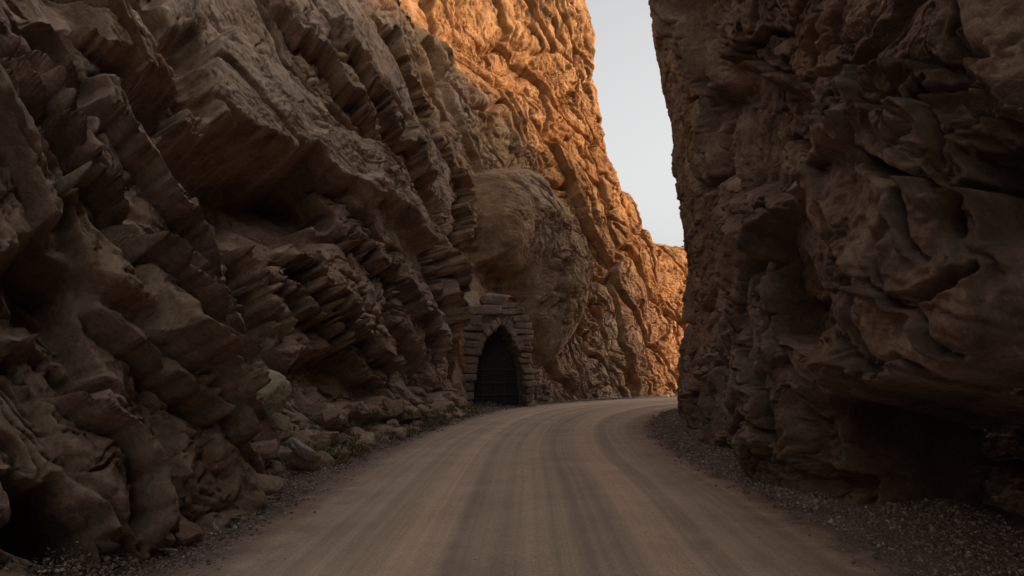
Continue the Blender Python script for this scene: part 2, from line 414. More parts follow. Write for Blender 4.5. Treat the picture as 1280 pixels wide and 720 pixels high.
def left_relief(U, SL, H, Z):
    far = sstep(56, 58, U)
    def cols(lo, hi, fn):               # evaluate a relief field only on the columns where it is used
        ok = np.where((U[:, 0] >= lo) & (U[:, 0] <= hi))[0]; out = np.zeros((3,) + U.shape)
        if len(ok): sl = slice(ok[0], ok[-1] + 1); out[:, sl] = fn(U[sl], SL[sl], far[sl])
        return out
    wn = sstep(30.5, 27, U + gnoise(U * .3, SL * .3, 61) * 1.5)
    w2 = sstep(44, 52, U + .6 * (SL - 5) * sstep(6, 12, SL) + 2 * gnoise(U * .2, SL * .2, 60))
    DN = cols(-99, 34, lambda u, q, f: rock(u * .62, q, 33, 64, stretch=1.2, big=.9, rough=.9, bias=.45))
    DM = cols(25, 60, lambda u, q, f: rock(u * .5, q, 11, 40, stretch=1.0, rough=.45, fine=1.5, bias=.1))
    D2 = cols(30, 99, lambda u, q, f: rock(u, q, 151, 64, bias=.4, stretch=1.0, big=.7 - .3 * f, rough=1.1 - .35 * f, fine=1.6))
    D, CN, FN = DN * wn + DM * (1 - wn) * (1 - w2) + D2 * w2
    D = D * (0.3 + 0.7 * sstep(0.0, 1.4, SL)) + 0.12 * sstep(0.6, 0.0, SL)
    D += .55 * sstep(1.5, 0.0, SL) * sstep(27, 30, U) * sstep(46.5, 43, U)
    F = lambda pts, **k: feature(D, U, SL, pts, **k)
    # long leaning slabs at the near end
    D = F([(22.0, 4.8, .35), (22.7, 4.5, .35), (23.3, 3.9, .3), (22.7, 3.2, .3), (22.1, 2.9, .3), (20.6, 3.3, .4), (20.6, 4.7, .4)], keep=.4, dome=.15, seed=2)
    D = F([(23.6, 3.8, .15), (24.7, 3.1, .35), (25.6, .3, .35), (24.1, -.2, .25), (23.1, 2.2, .1)], keep=.45, dome=.1, wob=.15, seed=3)
    D = F([(24.4, 3.6, .25), (25.2, 3.2, .45), (26.1, 1.9, .6), (25.8, 1.3, .6), (24.3, 2.2, .35)], keep=.45, dome=.12, wob=.15, seed=4)
    D = F([(22.5, 2.3, .1), (23.2, 1.9, .15), (24.0, .2, .25), (23.2, -.2, .2), (22.4, 1.2, .1)], keep=.3, dome=.15, wob=.2, seed=5)
    # hollows and the overhanging block above the largest one
    for k, q in LEFT_LEDGES.items():
        near_ = q[0][0] < 28
        D = ledge(D, U, SL, q, h=.42 if near_ else .65, reach=.35 if near_ else .9, groove=.25 if near_ else .4, gw=.045 if near_ else .1, wob=.08 if near_ else .25, seed=100 + k)
    D = F([(28.9, 7.5, .2), (31.6, 9.2, .4), (39.6, 7.8, .5), (40.8, 5.9, .8), (37, 6.3, .9), (34.8, 6.8, .9), (29.2, 6.15, .7)], keep=.45, soft=.12, seed=6)
    D = F([(26.6, 5.1, -1.2), (29.1, 6.1, -1.9), (34.2, 6.85, -1.9), (35.0, 5.9, -1.4), (33.6, 4.9, -.9), (30.3, 4.2, -.5), (27.7, 4.3, -.6)], keep=.5, soft=.2, seed=7)
    D = F([(25.9, 5.8, -.9), (28.5, 6.6, -1.1), (27.9, 5.8, -.9), (26.3, 5.2, -.7)], keep=.4, soft=.12, seed=8)
    D = F([(27.9, 7.7, -.9), (30.5, 8.8, -1.2), (30.1, 7.5, -.9), (28, 6.8, -.8)], keep=.4, soft=.15, seed=9)
    D = F([(21.6, 1.3, -.9), (22.05, 1.2, -1.), (22.4, .75, -1.), (22.3, .4, -.9), (21.8, .6, -.8)], keep=.3, soft=.05, seed=10)
    D = F([(22.3, 2.25, -.5), (22.7, 2.3, -.5), (23.2, 1.8, -.5), (22.6, 1.75, -.5)], keep=.4, soft=.06, seed=11)
    D = F([(30.4, 2.2, -.8), (33.9, 2.5, -1.), (35.6, 1.2, -.6), (31, 1.3, -.4)], keep=.5, soft=.1, seed=12)
    D = F([(36.5, 3.2, -.5), (38.9, 2.9, -.9), (40.2, 1.4, -.6), (37.5, 1.5, -.3)], keep=.5, soft=.12, seed=13)
    # the great rounded bulge beside and above the portal
    D = F([(47.3, 7.9, .1), (48.5, 9.8, .1), (51.2, 10.9, .1), (54.4, 9.1, .2), (55.3, 6.4, .2), (54.6, 4.8, .1), (52.7, 3.0, .0), (51.0, 1.6, 0), (49.9, 4.5, .1), (49.6, 5.6, .3), (47.3, 6.1, .3)], keep=.22, soft=.25, dome=2.0, wob=.1, seed=14)
    D = F([(46.6, 5.5, -.4), (48.0, 6.1, -.6), (49.7, 5.6, -.6), (50.0, 5.0, -.5), (48.8, 5.0, -.4), (47, 4.9, -.4)], keep=.3, soft=.12, seed=15)
    D = F([(52.7, 10.4, -1.1), (54.1, 10.1, -1.3), (56.0, 7.8, -1.1), (55.2, 7.3, -.9)], keep=.4, soft=.15, seed=16)
    z = SL - 0.4
    hw = 1.32 * np.clip(1 - np.clip((z - 1.0) / 2.4, 0, 1) ** 1.8, 0, 1) ** 0.6
    op = (np.abs(U - UA0) < hw) & (z < 3.4)
    ring = sstep(3.2, 2.2, np.hypot(U - UA0 + .75, (z - 1.6) * 0.62))
    D = D * (1 - ring) + ring * (-0.4 + 0.25 * D)
    sm = feature(np.ones(U.shape), U, SL, [(47.3, 7.9, 0), (48.5, 9.8, 0), (51.2, 10.9, 0), (54.4, 9.1, 0), (55.3, 6.4, 0), (54.6, 4.8, 0), (52.7, 3.0, 0), (51.0, 1.6, 0), (49.9, 4.5, 0), (47.3, 6.1, 0)], keep=.3, soft=.3, wob=.1, seed=14)
    for q in ([(23.6, 3.8, 0), (24.7, 3.1, 0), (25.6, .3, 0), (24.1, -.2, 0), (23.1, 2.2, 0)], [(24.4, 3.6, 0), (25.2, 3.2, 0), (26.1, 1.9, 0), (25.8, 1.3, 0), (24.3, 2.2, 0)]): sm = feature(sm, U, SL, q, keep=.55, soft=.06)
    D = calm(D, CN * (1 - .75 * ring) * sm, U, SL, 1.0)
    D = calm(D, FN * (1 - .5 * ring), U, SL)
    return np.where(op, -4.5, D)
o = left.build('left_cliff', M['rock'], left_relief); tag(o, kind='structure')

RIGHT_FOOT = [(5.0, -16), (3.6, -6), (3.3, 0), (3.25, 6), (3.4, 7.5), (3.7, 10.4), (3.75, 12.9), (4.3, 17.9), (5.0, 23), (5.75, 27.3), (8.2, 31), (13, 35), (26, 39.5)]
_rd, _rq = smooth_line(RIGHT_FOOT, 0.1, 0.8)
ury = lambda y: float(np.interp(y, _rq[:, 1], _rd))
RS = [
    (0,         [(0, -.4), (0.0, 4), (-0.4, 6), (-0.9, 7.5), (-.7, 9), (.6, 10.5), (10, 11)]),
    (ury(4),    [(0, -.4), (0.1, 4), (-0.2, 6), (-0.7, 7.5), (-.5, 9), (.8, 11), (10, 11.5)]),
    (ury(9),    [(0, -.4), (0.1, 4), (0.3, 7), (0.5, 8.5), (0.8, 9.8), (1.5, 13.5), (10, 14)]),
    (ury(13),   [(0, -.4), (0.0, 4), (-0.4, 7.5), (-0.7, 10), (-.5, 11.5), (1.2, 16), (10, 17)]),
    (ury(20),   [(0, -.4), (0.0, 4), (-0.2, 8), (-0.6, 12), (-.4, 14), (1, 18.5), (10, 19.5)]),
    (ury(27),   [(0, -.4), (0.0, 4), (0.0, 8), (-0.7, 13), (-0.8, 16), (0.3, 19), (8, 20)]),
    (ury(31),   [(0, -.4), (0.2, 4), (0.6, 8), (1.2, 12), (1.6, 17), (3, 23), (8, 24)]),
    (ury(39.5), [(0, -.4), (0.2, 4), (0.6, 8), (1.2, 12), (1.6, 16), (3, 21), (8, 22)]),
]
right = Wall(RIGHT_FOOT, -1, RS,
             [(0, .25), (ury(-3), .12), (ury(1), .04), (ury(4), .016), (ury(8), .02), (ury(14), .035), (ury(26), .05), (ury(30), .06), (ury(39.5), .3)],
             [(0, .003), (1, .0045), (2, .008), (3, .015), (4, .03), (5, .06), (6, .15)], 0.8, skew=(.65, 27, 33))
def right_relief(U, SL, H, Z):
    near = sstep(ury(24), ury(15), U)
    D, CN, FN = rock(U * (.62 + .38 * sstep(26, 34, U)), SL, 77, -16, stretch=0.75, big=0.4 + 0.5 * near, rough=0.55 + 0.4 * near, bias=.3)
    D = D * (0.35 + 0.65 * sstep(0.0, 1.2, SL)) + 0.1 * sstep(0.6, 0.0, SL)
    F = lambda pts, **k: feature(D, U, SL, pts, **k)
    # dark recess running down the face, and the roofed shelf high up
    D = F([(33, 8.0, -.7), (28.4, 6.6, -.9), (24.6, 4.75, -.9), (25.8, 4.2, -.7), (28.5, 4.5, -.6), (33, 5.8, -.5)], keep=.6, soft=.2, seed=21)
    D = F([(29, 12, .8), (27.6, 8.4, 1.1), (18.0, 4.5, 1.5), (18.0, 10, 1.2)], keep=.5, soft=.15, wob=.1, seed=22)
    D = F([(27.6, 8.4, -1.0), (18.0, 4.5, -1.3), (18.0, 3.9, -.5), (26, 7.0, -.5)], keep=.4, soft=.12, wob=.1, seed=23)
    # fitted boulders of the upper face
    for i, (u, s_, a, b) in enumerate([(21.45, 3.48, .30, .14), (21.45, 2.4, .28, .3), (22.6, 4.3, .45, .2), (21.9, 3.95, .35, .16), (23.8, 4.35, .5, .16), (20.9, 3.0, .3, .25), (22.3, 3.75, .4, .13)]):
        q = [(u + a * math.cos(t) * 1.05, s_ + b * math.sin(t) + .25 * a * math.cos(t), .12) for t in np.linspace(0, 2 * math.pi, 7)[:-1]]
        D = feature(D, U, SL, q, keep=.3, soft=.03, dome=.16, wob=.25, seed=30 + i)
    # the large angular block: bright top face, dark undercut side
    D = feature(D, U, SL, [(24.6, 4.0, .2), (23.4, 3.0, .5), (22.6, 2.5, .6), (23.4, 1.9, -.35), (26.6, 2.3, -.5), (26.6, 3.7, -.2)], keep=.25, soft=.05, wob=.08, seed=24)
    D = feature(D, U, SL, [(24.6, 4.05, .2), (23.4, 4.0, .12), (22.1, 3.35, .08), (21.4, 2.6, .58), (21.9, 2.47, .64), (22.6, 2.5, .68), (23.4, 3.0, .52)], keep=.14, soft=.025, wob=.04, seed=25)
    for k, q in enumerate(RIGHT_LEDGES): D = ledge(D, U, SL, q, h=.3, reach=.3, groove=.26, gw=.04, side=1, wob=.07, seed=140 + k)
    for k, q in enumerate(RIGHT_JOINTS): D = ledge(D, U, SL, q, h=.12, reach=.3, groove=.18, gw=.035, side=1, wob=.07, seed=160 + k)
    D = feature(D, U, SL, [(26.5, 2.3, .15), (19, 3.0, .4), (19, 2.05, .5), (25.8, 1.65, .25)], keep=.5, soft=.12, wob=.25, seed=29)
    # hollow at the foot
    D = feature(D, U, SL, [(26.4, 1.6, -.35), (14.0, 2.4, -.6), (14.0, -.8, -1.2), (26.0, -.8, -.5)], keep=.5, soft=.25, wob=.15, seed=26)
    D = feature(D, U, SL, [(25.3, 1.5, -2.0), (14.0, 2.1, -3.0), (14.0, -.8, -3.2), (24.6, -.8, -1.6)], keep=.2, soft=.2, wob=.1, seed=27)
    D = feature(D, U, SL, [(33.8, 2.0, .2), (30.5, 2.6, .3), (28.6, 2.4, .25), (29.3, .7, .25), (33.4, .2, .15)], keep=.35, soft=.06, wob=.15, seed=28)
    sm = feature(np.ones(U.shape), U, SL, [(24.6, 4.05, 0), (23.4, 4.0, 0), (22.1, 3.35, 0), (21.4, 2.6, 0), (21.9, 2.47, 0), (22.6, 2.5, 0), (23.4, 3.0, 0)], keep=.35, soft=.04, wob=.04, seed=25)
    return calm(calm(D, CN * sm, U, SL, 1.0), FN, U, SL)
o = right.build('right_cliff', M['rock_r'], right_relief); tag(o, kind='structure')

# ------------------------------------------------------------------ ground and road
def dirt_mat(name, dark, mid, lite, road=False):
    m, nt, b = nodes(name)
    g = nt.nodes.new('ShaderNodeNewGeometry').outputs['Position']
    n1 = ntex(nt, g, 0.9, 7, 0.65, 0.3)
    c = ramp(nt, n1, [(0.2, dark), (0.52, mid), (0.85, lite)])
    gr = ntex(nt, g, 55, 5, 0.8)
    c = mixc(nt, 0.7, c, ramp(nt, gr, [(0.32, (0.5, 0.5, 0.5)), (0.68, (1.4, 1.4, 1.4))]), 'MULTIPLY')
    sp = nt.nodes.new('ShaderNodeTexVoronoi'); sp.inputs['Scale'].default_value = 38; nt.links.new(g, sp.inputs['Vector'])
    spf = ramp(nt, sp.outputs['Distance'], [(0.10, (1, 1, 1)), (0.22, (0, 0, 0))])
    hts = [(ntex(nt, g, 3, 6, 0.6), 0.15 if road else .35, 0.05), (gr, 0.5, 0.012)]
    if road:
        uvn = nt.nodes.new('ShaderNodeTexCoord').outputs['UV']
        mp = nt.nodes.new('ShaderNodeMapping'); mp.inputs['Scale'].default_value = (17, 0.012, 1); nt.links.new(uvn, mp.inputs[0])
        tr = ntex(nt, mp.outputs[0], 1.0, 7, 0.68, 0.0)
        c = mixc(nt, 0.75, c, ramp(nt, tr, [(0.34, (0.66, 0.65, 0.64)), (0.5, (0.98, 0.97, 0.96)), (0.64, (1.32, 1.3, 1.26))]), 'MULTIPLY')
        mp2 = nt.nodes.new('ShaderNodeMapping'); mp2.inputs['Scale'].default_value = (5, 0.01, 1); nt.links.new(uvn, mp2.inputs[0])
        tr2 = ntex(nt, mp2.outputs[0], 1.0, 3, 0.5, 0.0)
        c = mixc(nt, 0.8, c, ramp(nt, tr2, [(0.36, (0.80, 0.80, 0.80)), (0.64, (1.22, 1.2, 1.16))]), 'MULTIPLY')
        c = mixc(nt, 0.35, c, mixc(nt, spf, c, lite))
        sx = nt.nodes.new('ShaderNodeSeparateXYZ'); nt.links.new(uvn, sx.inputs[0])
        def mm(op, a_, b_):
            q = nt.nodes.new('ShaderNodeMath'); q.operation = op
            for i_, v_ in enumerate((a_, b_)):
                if hasattr(v_, 'node'): nt.links.new(v_, q.inputs[i_])
                else: q.inputs[i_].default_value = v_
            return q.outputs[0]
        ed = mm('ADD', mm('ABSOLUTE', mm('SUBTRACT', sx.outputs[0], .5), 0), mm('MULTIPLY', mm('SUBTRACT', ntex(nt, g, 2.2, 7, .75), .5), .22))
        v2 = nt.nodes.new('ShaderNodeTexVoronoi'); v2.inputs['Scale'].default_value = 26; nt.links.new(g, v2.inputs['Vector'])
        c = mixc(nt, ramp(nt, ed, [(.37, (0, 0, 0)), (.50, (1, 1, 1))]), c, mixc(nt, ramp(nt, v2.outputs['Distance'], [(.1, (1, 1, 1)), (.5, (0, 0, 0))]), (.15, .108, .083), (.27, .20, .158)))
        hts.append((tr, 0.35, 0.03))
    else:
        v2 = nt.nodes.new('ShaderNodeTexVoronoi'); v2.inputs['Scale'].default_value = 22; nt.links.new(g, v2.inputs['Vector'])
        c = mixc(nt, 0.5, c, mixc(nt, v2.outputs['Color'], dark, lite))
        hts.append((v2.outputs['Distance'], 0.8, 0.03))
    nt.links.new(c, b.inputs['Base Color']); b.inputs['Roughness'].default_value = 0.9; b.inputs['Specular IOR Level'].default_value = 0.2
    bump(nt, hts, b)
    return m
M['road'] = dirt_mat('packed_dirt', (0.44, 0.315, 0.235), (0.56, 0.415, 0.31), (0.66, 0.50, 0.385), True)
M['ground'] = dirt_mat('gravelly_dirt', (0.14, 0.10, 0.08), (0.22, 0.16, 0.13), (0.33, 0.255, 0.21))

gxs = np.r_[-80, -40, -20, np.arange(-8, 20, 0.15), 20, 40, 90, 400]; gys = np.r_[-40, -20, np.arange(-8, 60, 0.15), 60, 100, 200, 600]
gx, gy = np.meshgrid(gxs, gys, indexing='ij')
gz = 0.03 * fbm(gx * 0.8, gy * 0.8, 4, 301) - 0.03
tag(mesh_np('ground', np.stack([gx, gy, gz], -1).reshape(-1, 3), grid_faces(len(gxs), len(gys)), M['ground']), kind='structure')

EL = [(-2.9, -16), (-2.75, 0), (-2.7, 6.5), (-2.65, 9), (-2.6, 13), (-2.3, 18), (-1.5, 24), (-.45, 29), (1.0, 32.4), (4.0, 36.4), (7.2, 39.4), (10, 41.4), (15, 44), (24, 47)]
ER = [(3.0, -16), (3.0, 0), (3.0, 6), (3.1, 8), (3.15, 10.4), (3.0, 12.9), (3.25, 18.9), (4.0, 23), (5.9, 29), (9, 33), (14, 37.2), (25, 41.5)]
def resamp(p, n):
    d, q = smooth_line(p, 0.1, 1.2); t = np.linspace(0, d[-1], n); return np.stack([np.interp(t, d, q[:, 0]), np.interp(t, d, q[:, 1])], 1), d[-1]
nl, na = 620, 60
Lp, ll = resamp(EL, nl); Rp, _ = resamp(ER, nl)
ac = np.linspace(0, 1, na)[None, :, None]
wob = 0.12 * gnoise(np.linspace(0, ll, nl) * 0.7, np.zeros(nl), 311)[:, None]
dirn = (Rp - Lp) / np.linalg.norm(Rp - Lp, axis=1, keepdims=True)
P = Lp[:, None] * (1 - ac) + Rp[:, None] * ac + (dirn * wob)[:, None] * np.abs(2 * ac - 1) ** 8 * 1.2
a2 = ac[..., 0] + np.zeros((nl, 1))
along = np.linspace(0, ll, nl)[:, None] + 0 * a2
rz = 0.035 * (1 - (2 * a2 - 1) ** 4) + 0.006 * np.cos((a2 - .5) * 2 * np.pi * 4) * (0.5 + gnoise(along * .3, a2 * 2, 320)) + 0.006 * fbm(P[..., 0] * 1.2, P[..., 1] * 1.2, 4, 322) - 0.012
uvr = np.stack([a2.ravel(), along.ravel()], 1)
tag(mesh_np('dirt_road', np.concatenate([P, rz[..., None]], -1).reshape(-1, 3), grid_faces(nl, na, True), M['road'], uv=uvr), kind='structure')

# ------------------------------------------------------------------ stones
def cube_dirs(n):
    t = np.tan(np.linspace(-1, 1, n) * np.pi / 4); V = []; F = []
    A, B = np.meshgrid(t, t, indexing='ij')
    for ax in range(3):
        for sg in (1, -1):
            c = np.zeros((n, n, 3)); c[..., ax] = sg; c[..., (ax + 1) % 3] = A; c[..., (ax + 2) % 3] = B
            F.append(grid_faces(n, n, sg < 0) + len(V) * n * n); V.append(c.reshape(-1, 3))
    V = np.concatenate(V); F = np.concatenate(F)
    key = np.round(V, 5); _, first, inv = np.unique(key, axis=0, return_index=True, return_inverse=True)
    return V[first], inv.ravel()[F]
CUBES = {n: cube_dirs(n) for n in (2, 9, 15, 41)}

def n3(p, f, seed):
    return (gnoise(p[:, 0] * f + p[:, 2] * f * .7 + 3, p[:, 1] * f - p[:, 2] * f * .5, seed) + gnoise(p[:, 2] * f + 9, p[:, 0] * f * .8 - p[:, 1] * f * .6, seed + 5)) * .6

def boulder(size, rng, n=15, planes=14, hard=14.0, rough=0.05):
    """a faceted stone; size = full extents"""
    V, F = CUBES[n]; d = V / np.linalg.norm(V, axis=1, keepdims=True)
    N = rng.normal(size=(planes, 3)); N /= np.linalg.norm(N, axis=1, keepdims=True)
    N = np.concatenate([N, np.eye(3), -np.eye(3)]); D = rng.uniform(0.62, 1.0, len(N))
    q = np.maximum(d @ N.T, 0.02) / D; r = 1 / (np.sum(q ** hard, axis=1) ** (1 / hard))
    P = d * r[:, None]
    if n > 4:
        P = P + d * (rough * n3(P, 2.2, 400) + rough * .6 * n3(P, 5.5, 410) + rough * .3 * n3(P, 13, 420))[:, None]
    return P * (np.array(size) / 2), F

def rotm(rx, ry, rz):
    cx, sx, cy, sy, cz, sz = math.cos(rx), math.sin(rx), math.cos(ry), math.sin(ry), math.cos(rz), math.sin(rz)
    return np.array([[cz, -sz, 0], [sz, cz, 0], [0, 0, 1]]) @ np.array([[cy, 0, sy], [0, 1, 0], [-sy, 0, cy]]) @ np.array([[1, 0, 0], [0, cx, -sx], [0, sx, cx]])

def slab(c, h, rng, n=9, k=7.0, tilt=0.04, rough=0.035):
    V, F = CUBES[n]; k *= 1.5; p = V / (np.sum(np.abs(V) ** k, axis=1) ** (1 / k))[:, None]
    p = p * (1 + rng.uniform(-.06, .06, 3)); off = rng.uniform(0, 50)
    W = p * np.array(h); dd = p / np.linalg.norm(p, axis=1, keepdims=True)
    q = W + off
    W = W + dd * (rough * (n3(q, 3.0, 430) + .7 * n3(q, 8, 440)))[:, None]
    W = W @ rotm(rng.uniform(-tilt, tilt), rng.uniform(-tilt, tilt), rng.uniform(-tilt, tilt)).T
    return W + np.array(c), F

def join(parts):
    V = []; F = []; n = 0
    for v, f in parts: V.append(v); F.append(f + n); n += len(v)
    return np.concatenate(V), np.concatenate(F)

rng = np.random.default_rng(12)
# ------------------------------------------------------------------ stone portal
ax_ = float(np.interp(UA0, left.d, left.q[:, 0])); ay_ = float(np.interp(UA0, left.d, left.q[:, 1]))
tx_ = float(np.interp(UA0 + .8, left.d, left.q[:, 0]) - np.interp(UA0 - .8, left.d, left.q[:, 0])); ty_ = float(np.interp(UA0 + .8, left.d, left.q[:, 1]) - np.interp(UA0 - .8, left.d, left.q[:, 1]))
rot_portal = R(18)
portal = bpy.data.objects.new('stone_portal', None); COL.objects.link(portal)
portal.location = (-0.52, 30.5, -0.02); portal.rotation_euler = (0, 0, rot_portal)       # local x along the wall (away), -y towards the road
tag(portal, 'rough stacked stone portal with pointed arch framing the dark tunnel mouth in the left cliff', 'stone portal')
PX = np.array([.82, .5, .97])
def opening(z):                     # half-outline of the pointed arch: left x, right x
    zs = [0, 1.0, 1.6, 2.2, 2.7, 3.1, 3.2]
    return np.interp(z, zs, [-1.28, -1.2, -1.1, -.92, -.62, -.12, .05]), np.interp(z, zs, [1.24, 1.15, 1.05, .86, .58, .18, .05])
pl = []; z = 0.0
while z < 3.05:
    h = rng.uniform(.27, .38); xi = opening(z + h / 2)[0]; xo = -1.92 + rng.uniform(-.1, .1)
    xi += rng.uniform(-.05, .05)
    pl.append(slab(((xi + xo) / 2, -.28 + rng.uniform(-.07, .07), z + h / 2), ((xi - xo) / 2, .5, h / 2 - .018), rng)); z += h
pr = []; z = 0.0
while z < 3.0:
    h = rng.uniform(.2, .31); xi = opening(z + h / 2)[1] + rng.uniform(-.07, .07); xo = 1.66 - .06 * z + rng.uniform(-.14, .14)
    pr.append(slab(((xi + xo) / 2, -.26 + rng.uniform(-.1, .1), z + h / 2), ((xo - xi) / 2, .5, h / 2 - .015), rng, k=5, tilt=.08, rough=.05)); z += h
ring = []
for sgn in (0, 1):
    z = 2.15
    while z < 3.2:
        z2 = z + rng.uniform(.2, .27); x1, x2 = opening(z)[sgn], opening(min(z2, 3.2))[sgn]
        ang = math.atan2(min(z2, 3.2) - z, x2 - x1); L = math.hypot(x2 - x1, min(z2, 3.2) - z)
        nx_, nz_ = (-math.sin(ang), math.cos(ang)) if sgn == 0 else (math.sin(ang), -math.cos(ang))
        if nz_ < 0: nx_, nz_ = -nx_, -nz_
        if sgn == 0: nx_ = -abs(nx_)
        else: nx_ = abs(nx_)
        wd = rng.uniform(.15, .19)
        v, f = slab((0, 0, 0), (wd, .5, L / 2 - .008), rng, k=6, rough=.03, tilt=.03)
        v = v @ rotm(0, math.atan2(-nz_, nx_), 0).T + np.array([(x1 + x2) / 2 + nx_ * wd, -.34 + rng.uniform(-.05, .05), (z + min(z2, 3.2)) / 2 + nz_ * wd]); ring.append((v, f))
        z = z2
cap1 = [slab((-.28, -.3, 4.14), (.68, .55, .24), rng, n=15, k=2.0, rough=.05)]
cap2 = [slab((-.72, -.34, 3.76), (.76, .55, .17), rng, n=15, k=5, rough=.05)]
steps = [slab(c, h, rng, k=5, tilt=.07, rough=.04) for c, h in [((.45, -.3, 3.93), (.42, .5, .12)), ((.1, -.26, 3.72), (.3, .48, .12)), ((.72, -.3, 3.7), (.42, .5, .13)), ((1.02, -.28, 3.42), (.4, .5, .13)), ((1.1, -.26, 3.14), (.42, .5, .13)), ((1.25, -.26, 2.9), (.36, .5, .1))]]
pl += [slab((-1.35, -.28, 3.32), (.5, .5, .2), rng, k=5, rough=.04)]
for nm, pts in (('jamb', pl), ('jamb', pr), ('arch_ring', ring), ('capstone', cap1), ('capstone', cap2), ('upper_courses', steps)):
    v, f = join(pts); mesh_np(nm, v * PX, f, M['stone'], portal)
# rough core between the facing stones: a thick panel with the pointed opening cut out
zz = np.linspace(0, 3.2, 24); ol = [(opening(a)[0] - .04, a) for a in zz] + [(opening(a)[1] + .04, a) for a in zz[::-1]]
outr = []
for x, z in ol:
    k = 1.62 if z > .05 else 1.45
    outr.append((np.clip(x * 1.36, -1.8, 1.6) - (.0 if z < 2.6 else .08), z * 1.22 if z > 2.2 else z * (1 + .1 * z)))
V = []; F = []
for y in (-.52, 1.4):
    for a, b in zip(ol, outr): V += [(a[0], y, a[1]), (b[0], y, b[1])]
m_ = len(ol); o2 = 2 * m_
for i in range(m_ - 1):
    a, b, c, d = 2 * i, 2 * i + 1, 2 * i + 3, 2 * i + 2
    F += [(a, b, c, d), (a + o2, d + o2, c + o2, b + o2), (a, d, d + o2, a + o2), (b, b + o2, c + o2, c)]
V = np.array(V) * PX; V[:, 1] += 0.12
mesh_np('core', V, np.array(F), M['stone'], portal, smooth=False)
# dark timber and bar gate closing the tunnel, set back in the arch
m, nt, b = nodes('weathered_dark_timber')
g = nt.nodes.new('ShaderNodeNewGeometry').outputs['Position']
nt.links.new(ramp(nt, ntex(nt, g, 6, 6, .7), [(0.3, (.012, .01, .009)), (.7, (.04, .033, .03))]), b.inputs['Base Color']); b.inputs['Roughness'].default_value = .7; M['timber'] = m
m, nt, b = nodes('dull_iron'); b.inputs['Base Color'].default_value = (.05, .042, .038, 1); b.inputs['Metallic'].default_value = .0; b.inputs['Roughness'].default_value = .55; M['iron'] = m
def boxv(c, h):
    V = np.array([[sx * h[0] + c[0], sy * h[1] + c[1], sz * h[2] + c[2]] for sx in (-1, 1) for sy in (-1, 1) for sz in (-1, 1)])
    return V, np.array([(0, 1, 3, 2), (4, 6, 7, 5), (0, 4, 5, 1), (2, 3, 7, 6), (0, 2, 6, 4), (1, 5, 7, 3)])
gate = bpy.data.objects.new('gate', bpy.data.meshes.new('gate'))
pk = []; z = .02
while z < 2.95:
    h = rng.uniform(.17, .24); a, b_ = opening(z + h); pk.append(slab(((a + b_) / 2, 1.3 + rng.uniform(-.02, .02), z + h / 2), ((b_ - a) / 2 + .05, .05, h / 2 + .004), rng, k=10, tilt=.004, rough=.008)); z += h
v, f = join(pk); gate = mesh_np('gate', v * PX, f, M['timber'], portal)
for zc in (.45, .95, 1.45):
    a, b_ = opening(zc); v, f = slab(((a + b_) / 2, 1.14, zc), ((b_ - a) / 2 - .02, .03, .028), rng, k=9, tilt=.006, rough=.006); mesh_np('rail', v * PX, f, M['iron'], gate)
for xc in (-.55, .08, .5):
    zt = 1.43; v, f = slab((xc, 1.06, zt / 2), (.022, .02, zt / 2), rng, k=9, tilt=.006, rough=.004); mesh_np('bar', v * PX, f, M['iron'], gate)

# ------------------------------------------------------------------ separate rocks
def rock_thing(name, size, loc, rot, mat, label, group=None, n=41, planes=14, hard=16, seed=1, rough=.05, cat='rock'):
    r = np.random.default_rng(seed); v, f = boulder(size, r, n, planes, hard, rough)
    o = mesh_np(name, v, f, mat); o.location = loc; o.rotation_euler = [R(a) for a in rot]
    tag(o, label, cat, group); return o
rock_thing('boulder', (.72, .6, .66), (-3.2, 10.8, 1.25), (25, -30, 35), M['green_rock'], 'pale greenish boulder perched in the rubble at the foot of the left cliff', seed=13, cat='boulder', hard=11, planes=16, rough=.07)
rock_thing('rock', (.4, .3, .26), (-3.1, 10.75, .86), (0, 20, 40), M['green_rock'], 'small pale greenish rock tucked under the perched greenish boulder', seed=8, planes=8)
rock_thing('rock_slab', (.2, .8, .22), (-3.05, 11.9, .36), (-36, 30, -62), M['pale_rock'], 'thin pale slab of rock leaning at the road edge below the greenish boulder', seed=21, planes=14, hard=9, cat='rock slab', rough=.09)
rock_thing('boulder', (.9, .75, .5), (-3.35, 12.2, .12), (4, 8, 60), M['rock'], 'low grey brown boulder under the thin pale leaning slab', seed=31, cat='boulder')
rock_thing('boulder', (.95, .8, .7), (-3.45, 10.75, .55), (14, 5, 10), M['rock'], 'rounded dark brown boulder left of the thin pale leaning slab', seed=32, cat='boulder')
rock_thing('boulder', (.8, .6, .45), (-3.05, 9.9, .1), (0, 12, 30), M['rock'], 'flat brown boulder at the gravel edge nearest the long leaning slabs', seed=33, cat='boulder')
rock_thing('boulder', (.42, .4, .3), (-2.95, 7.35, .08), (0, 12, 30), M['rock'], 'small rounded brown boulder at the near left foot of the cliff', seed=35, cat='boulder')
rock_thing('boulder', (.5, .42, .6), (-3.25, 7.9, .3), (0, 12, 50), M['rock'], 'upright brown boulder wedged under the near left slab', seed=36, cat='boulder')
fr = np.random.default_rng(77); protos = []
for k in range(6):
    v, f = boulder((1, 1, 1), fr, 15, 10, 14, .06); me = bpy.data.meshes.new('fallen_rock')
    o = mesh_np('fallen_rock', v, f, M['rock']); protos.append(o)
used = set()
uu_, zz_ = left.U[:, 0], left.P[..., 2]
sel = (left.P[..., 1] > 9.3) & (left.P[..., 1] < 29.5) & (zz_ > .0) & (zz_ < .75)
tal = left.P[sel]
key_ = (np.round(tal[:, 1] / .15) * 1000 + np.round(tal[:, 2] / .08)).astype(int)       # keep the outermost skin only
